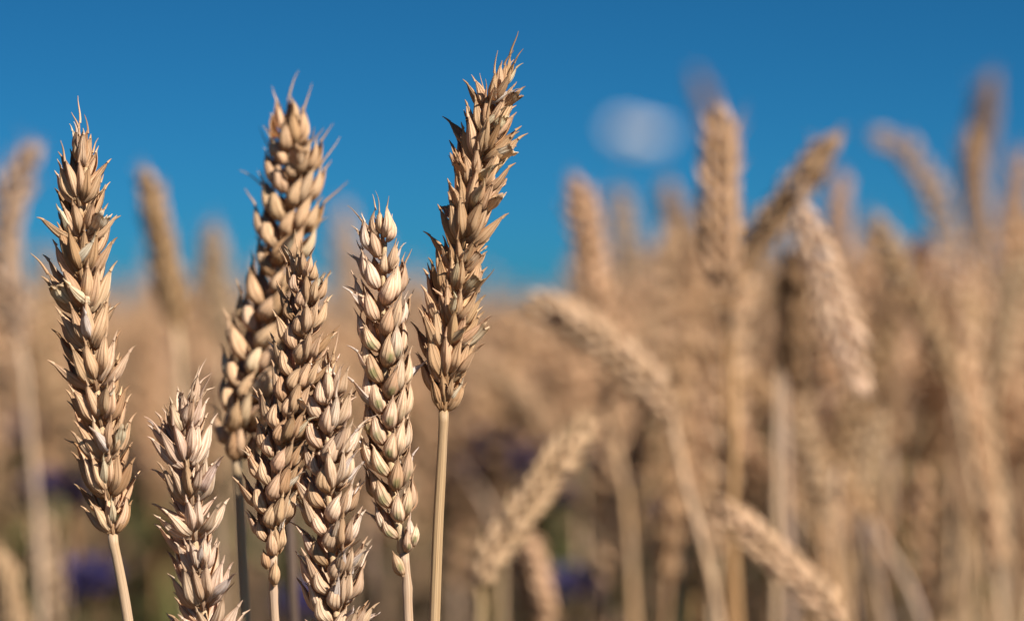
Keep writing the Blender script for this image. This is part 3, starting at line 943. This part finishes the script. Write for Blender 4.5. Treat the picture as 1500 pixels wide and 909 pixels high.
tag(mass, 'mass of far blurred wheat filling the field to the horizon', 'wheat crop', kind='stuff')
xs = np.concatenate([[-2500, -500, -120], np.linspace(-40, 40, 41), [120, 500, 2500]])
ys = np.array([13.5, 14.5, 16, 18, 21, 25, 30, 40, 60, 100, 200, 600, 2500.])
far = grid_sheet('wheat_field', xs, ys, lambda x, y: .66 + .04 * math.sin(x * 3.1 + y) * math.sin(y * 1.7), CANOPY)
tag(far, 'pale gold wheat field seen edge-on at the horizon', 'field', kind='structure')


# ------------------------------------------------------------------ cornflowers and weeds among the stalks
def cornflower(label, xp, yp, d, seed, size=1.0):
    r = random.Random(seed)
    c = at(xp, yp, d)
    foot = np.array([c[0] + r.uniform(-.05, .05), d + r.uniform(-.03, .03), 0])
    root = empty('cornflower', foot)
    tag(root, label, 'cornflower', 'cornflowers among the wheat stems')
    P, _ = spline([foot - foot, (c - foot) * np.array([.3, .3, .5]), c - foot - np.array([0, 0, .012])], 16)
    V, F, UV = tube(P, np.linspace(1.8, 1.0, 16) * MM, 6)
    link('stem', mesh_from('stem', V, F, GREEN, UV), root)
    zs = np.linspace(-.014, .002, 7)
    Q = np.array([[0, 0, z] for z in zs]) + (c - foot)
    V, F, UV = tube(Q, np.array([1.5, 4.2, 5.4, 5.6, 5.0, 3.8, 3.6]) * MM * size, 10)
    link('bract_cup', mesh_from('bract_cup', V, F, BRACT, UV), root)
    tiltm = rot('x', r.uniform(-.5, .5)) @ rot('y', r.uniform(-.5, .5))
    for k in range(11):                                      # trumpet florets, toothed at the rim
        a = k * 2.399 if k > 7 else 2 * math.pi * k / 8
        el = r.uniform(.25, .6) if k < 8 else 1.2
        L = (.019 if k < 8 else .011) * size
        dirv = np.array([math.cos(a) * math.cos(el), math.sin(a) * math.cos(el), math.sin(el)])
        T = np.array([dirv * L * s for s in np.linspace(.05, 1, 6)])
        V, F, UV = tube(T, np.array([.6, .8, 1.4, 2.8, 4.6, 6.0]) * MM * size * (1 if k < 8 else .5), 10, cap=False)
        V = V.copy()
        for j in range(10):
            V[50 + j] += dirv * (.004 if j % 2 else -.001) * size
        V = V @ tiltm.T + (c - foot)
        link('petal', mesh_from('petal', V, F, BLUE, UV, smooth=False), root)
    for k in range(5):
        z = r.uniform(.25, .85)
        p = np.array([np.interp(z, np.linspace(0, 1, 16), P[:, q]) for q in range(3)])
        a = r.uniform(0, 6.28)
        V, F, UV = leaf_blade(p, math.cos(a), math.sin(a), r.uniform(.06, .11), .006, .5, seed + k)
        link('leaf', mesh_from('leaf', V, F, GREEN, UV), root)


CORN = [('deep blue cornflower low behind the tall left ear', 82, 735, 1.15, 1.25), ('blue cornflower near the bottom left, under another one', 118, 858, 1.1, 1.2),
        ('dim blue cornflower left of the pale pinkish ear', 215, 690, 1.5, 1.1), ("violet blue cornflower right of the tallest ear's stem", 672, 700, 1.3, 1.2),
        ('violet blue cornflower just above the ear leaning right', 722, 668, 1.25, 1.1), ('violet blue cornflower nestled on the upper side of the leaning ear', 762, 690, 1.3, 1.2),
        ('blue cornflower tucked under the leaning ear', 812, 735, 1.2, 1.0), ('lilac blue cornflower right of the tip of the leaning ear', 878, 690, 1.35, 1.1),
        ('dark blue cornflower at the bottom, below the leaning ear', 838, 868, 1.15, 1.2), ('dim blue cornflower between the stems in the middle', 940, 752, 1.35, .95),
        ('blue cornflower in the lower right crowd beside a pale stem', 1246, 818, 1.15, .9), ('dim violet cornflower deep in the right-hand crowd', 1332, 740, 1.3, .9),
        ('dim violet cornflower at the bottom between the cream and the green-streaked ear', 455, 890, 1.1, 1.0), ('faint violet cornflower behind the lower left stems', 40, 640, 1.5, 1.1)]
for i, (lab, x, y, d, s) in enumerate(CORN):
    cornflower(lab, x, y, d * 1.06, 800 + i, s * .62)


def weed(label, xp, yp, d, seed):
    r = random.Random(seed)
    c = at(xp, yp, d)
    foot = np.array([c[0], d, 0])
    root = empty('green_weed', foot)
    tag(root, label, 'weed', 'green weeds low among the stalks')
    top = c - foot
    P, _ = spline([np.zeros(3), top * .5 + np.array([r.uniform(-.02, .02), 0, 0]), top], 14)
    V, F, UV = tube(P, np.linspace(2.2, .9, 14) * MM, 6)
    link('stem', mesh_from('stem', V, F, GREEN, UV), root)
    for k in range(16):
        z = .30 + .68 * k / 15
        p = np.array([np.interp(z, np.linspace(0, 1, 14), P[:, q]) for q in range(3)])
        a = k * 2.4 + r.uniform(-.4, .4)
        V, F, UV = leaf_blade(p, math.cos(a), math.sin(a), r.uniform(.06, .12) * (1.25 - .6 * z), r.uniform(.011, .018), r.uniform(.4, .8), seed + k)
        link('leaf', mesh_from('leaf', V, F, GREEN, UV), root)


for i, (lab, x, y, d) in enumerate([
        ('olive green weed at the bottom under the leaning ear', 800, 800, 1.5), ('green weed at the bottom between the middle stems', 995, 850, 1.35),
        ('bright green weed low in the bottom right corner', 1440, 840, 1.2), ('dim green weed behind the stems at the lower left', 45, 790, 1.5),
        ('dark green weed low right of the middle, between two stems', 1130, 770, 1.7), ('olive weed behind the drooping stem', 900, 780, 1.8),
        ('olive weed at the bottom left of the pale pinkish ear', 215, 850, 1.6), ('green weed in the gap at the lower right', 1330, 850, 1.5)]):
    weed(lab, x, y, d, 900 + i * 20)


# olive and brown leaves low between the stalks, past counting
SHADE_LEAF = plant_material('shade_leaf', (0.050, 0.030, 0.014), (0.125, 0.075, 0.036), .08)  # leaf brown painted very dark to stand for shade in the crop's gaps
und = Pile()
r = random.Random(4)
for i in range(9000):
    d = 1.42 + 1.8 * r.random() ** 1.5
    x = r.uniform(-.35 - .19 * d, .5 + .19 * d)
    if x / d < .03 and r.random() < .40: continue
    a = r.uniform(0, 6.28)
    V, F, UV = leaf_blade(np.array([x, d, r.uniform(.34, .70)]), math.cos(a), math.sin(a), r.uniform(.08, .17), r.uniform(.006, .013), r.uniform(.3, .9), i)
    und.add(V, F, UV, r.random(), 0 if r.random() < .4 else 1)
tag(link('undergrowth', und.mesh('undergrowth', None, mats=[GREEN, SHADE_LEAF])), 'olive and shade-darkened brown leaves low between the wheat stems', 'undergrowth', kind='stuff')
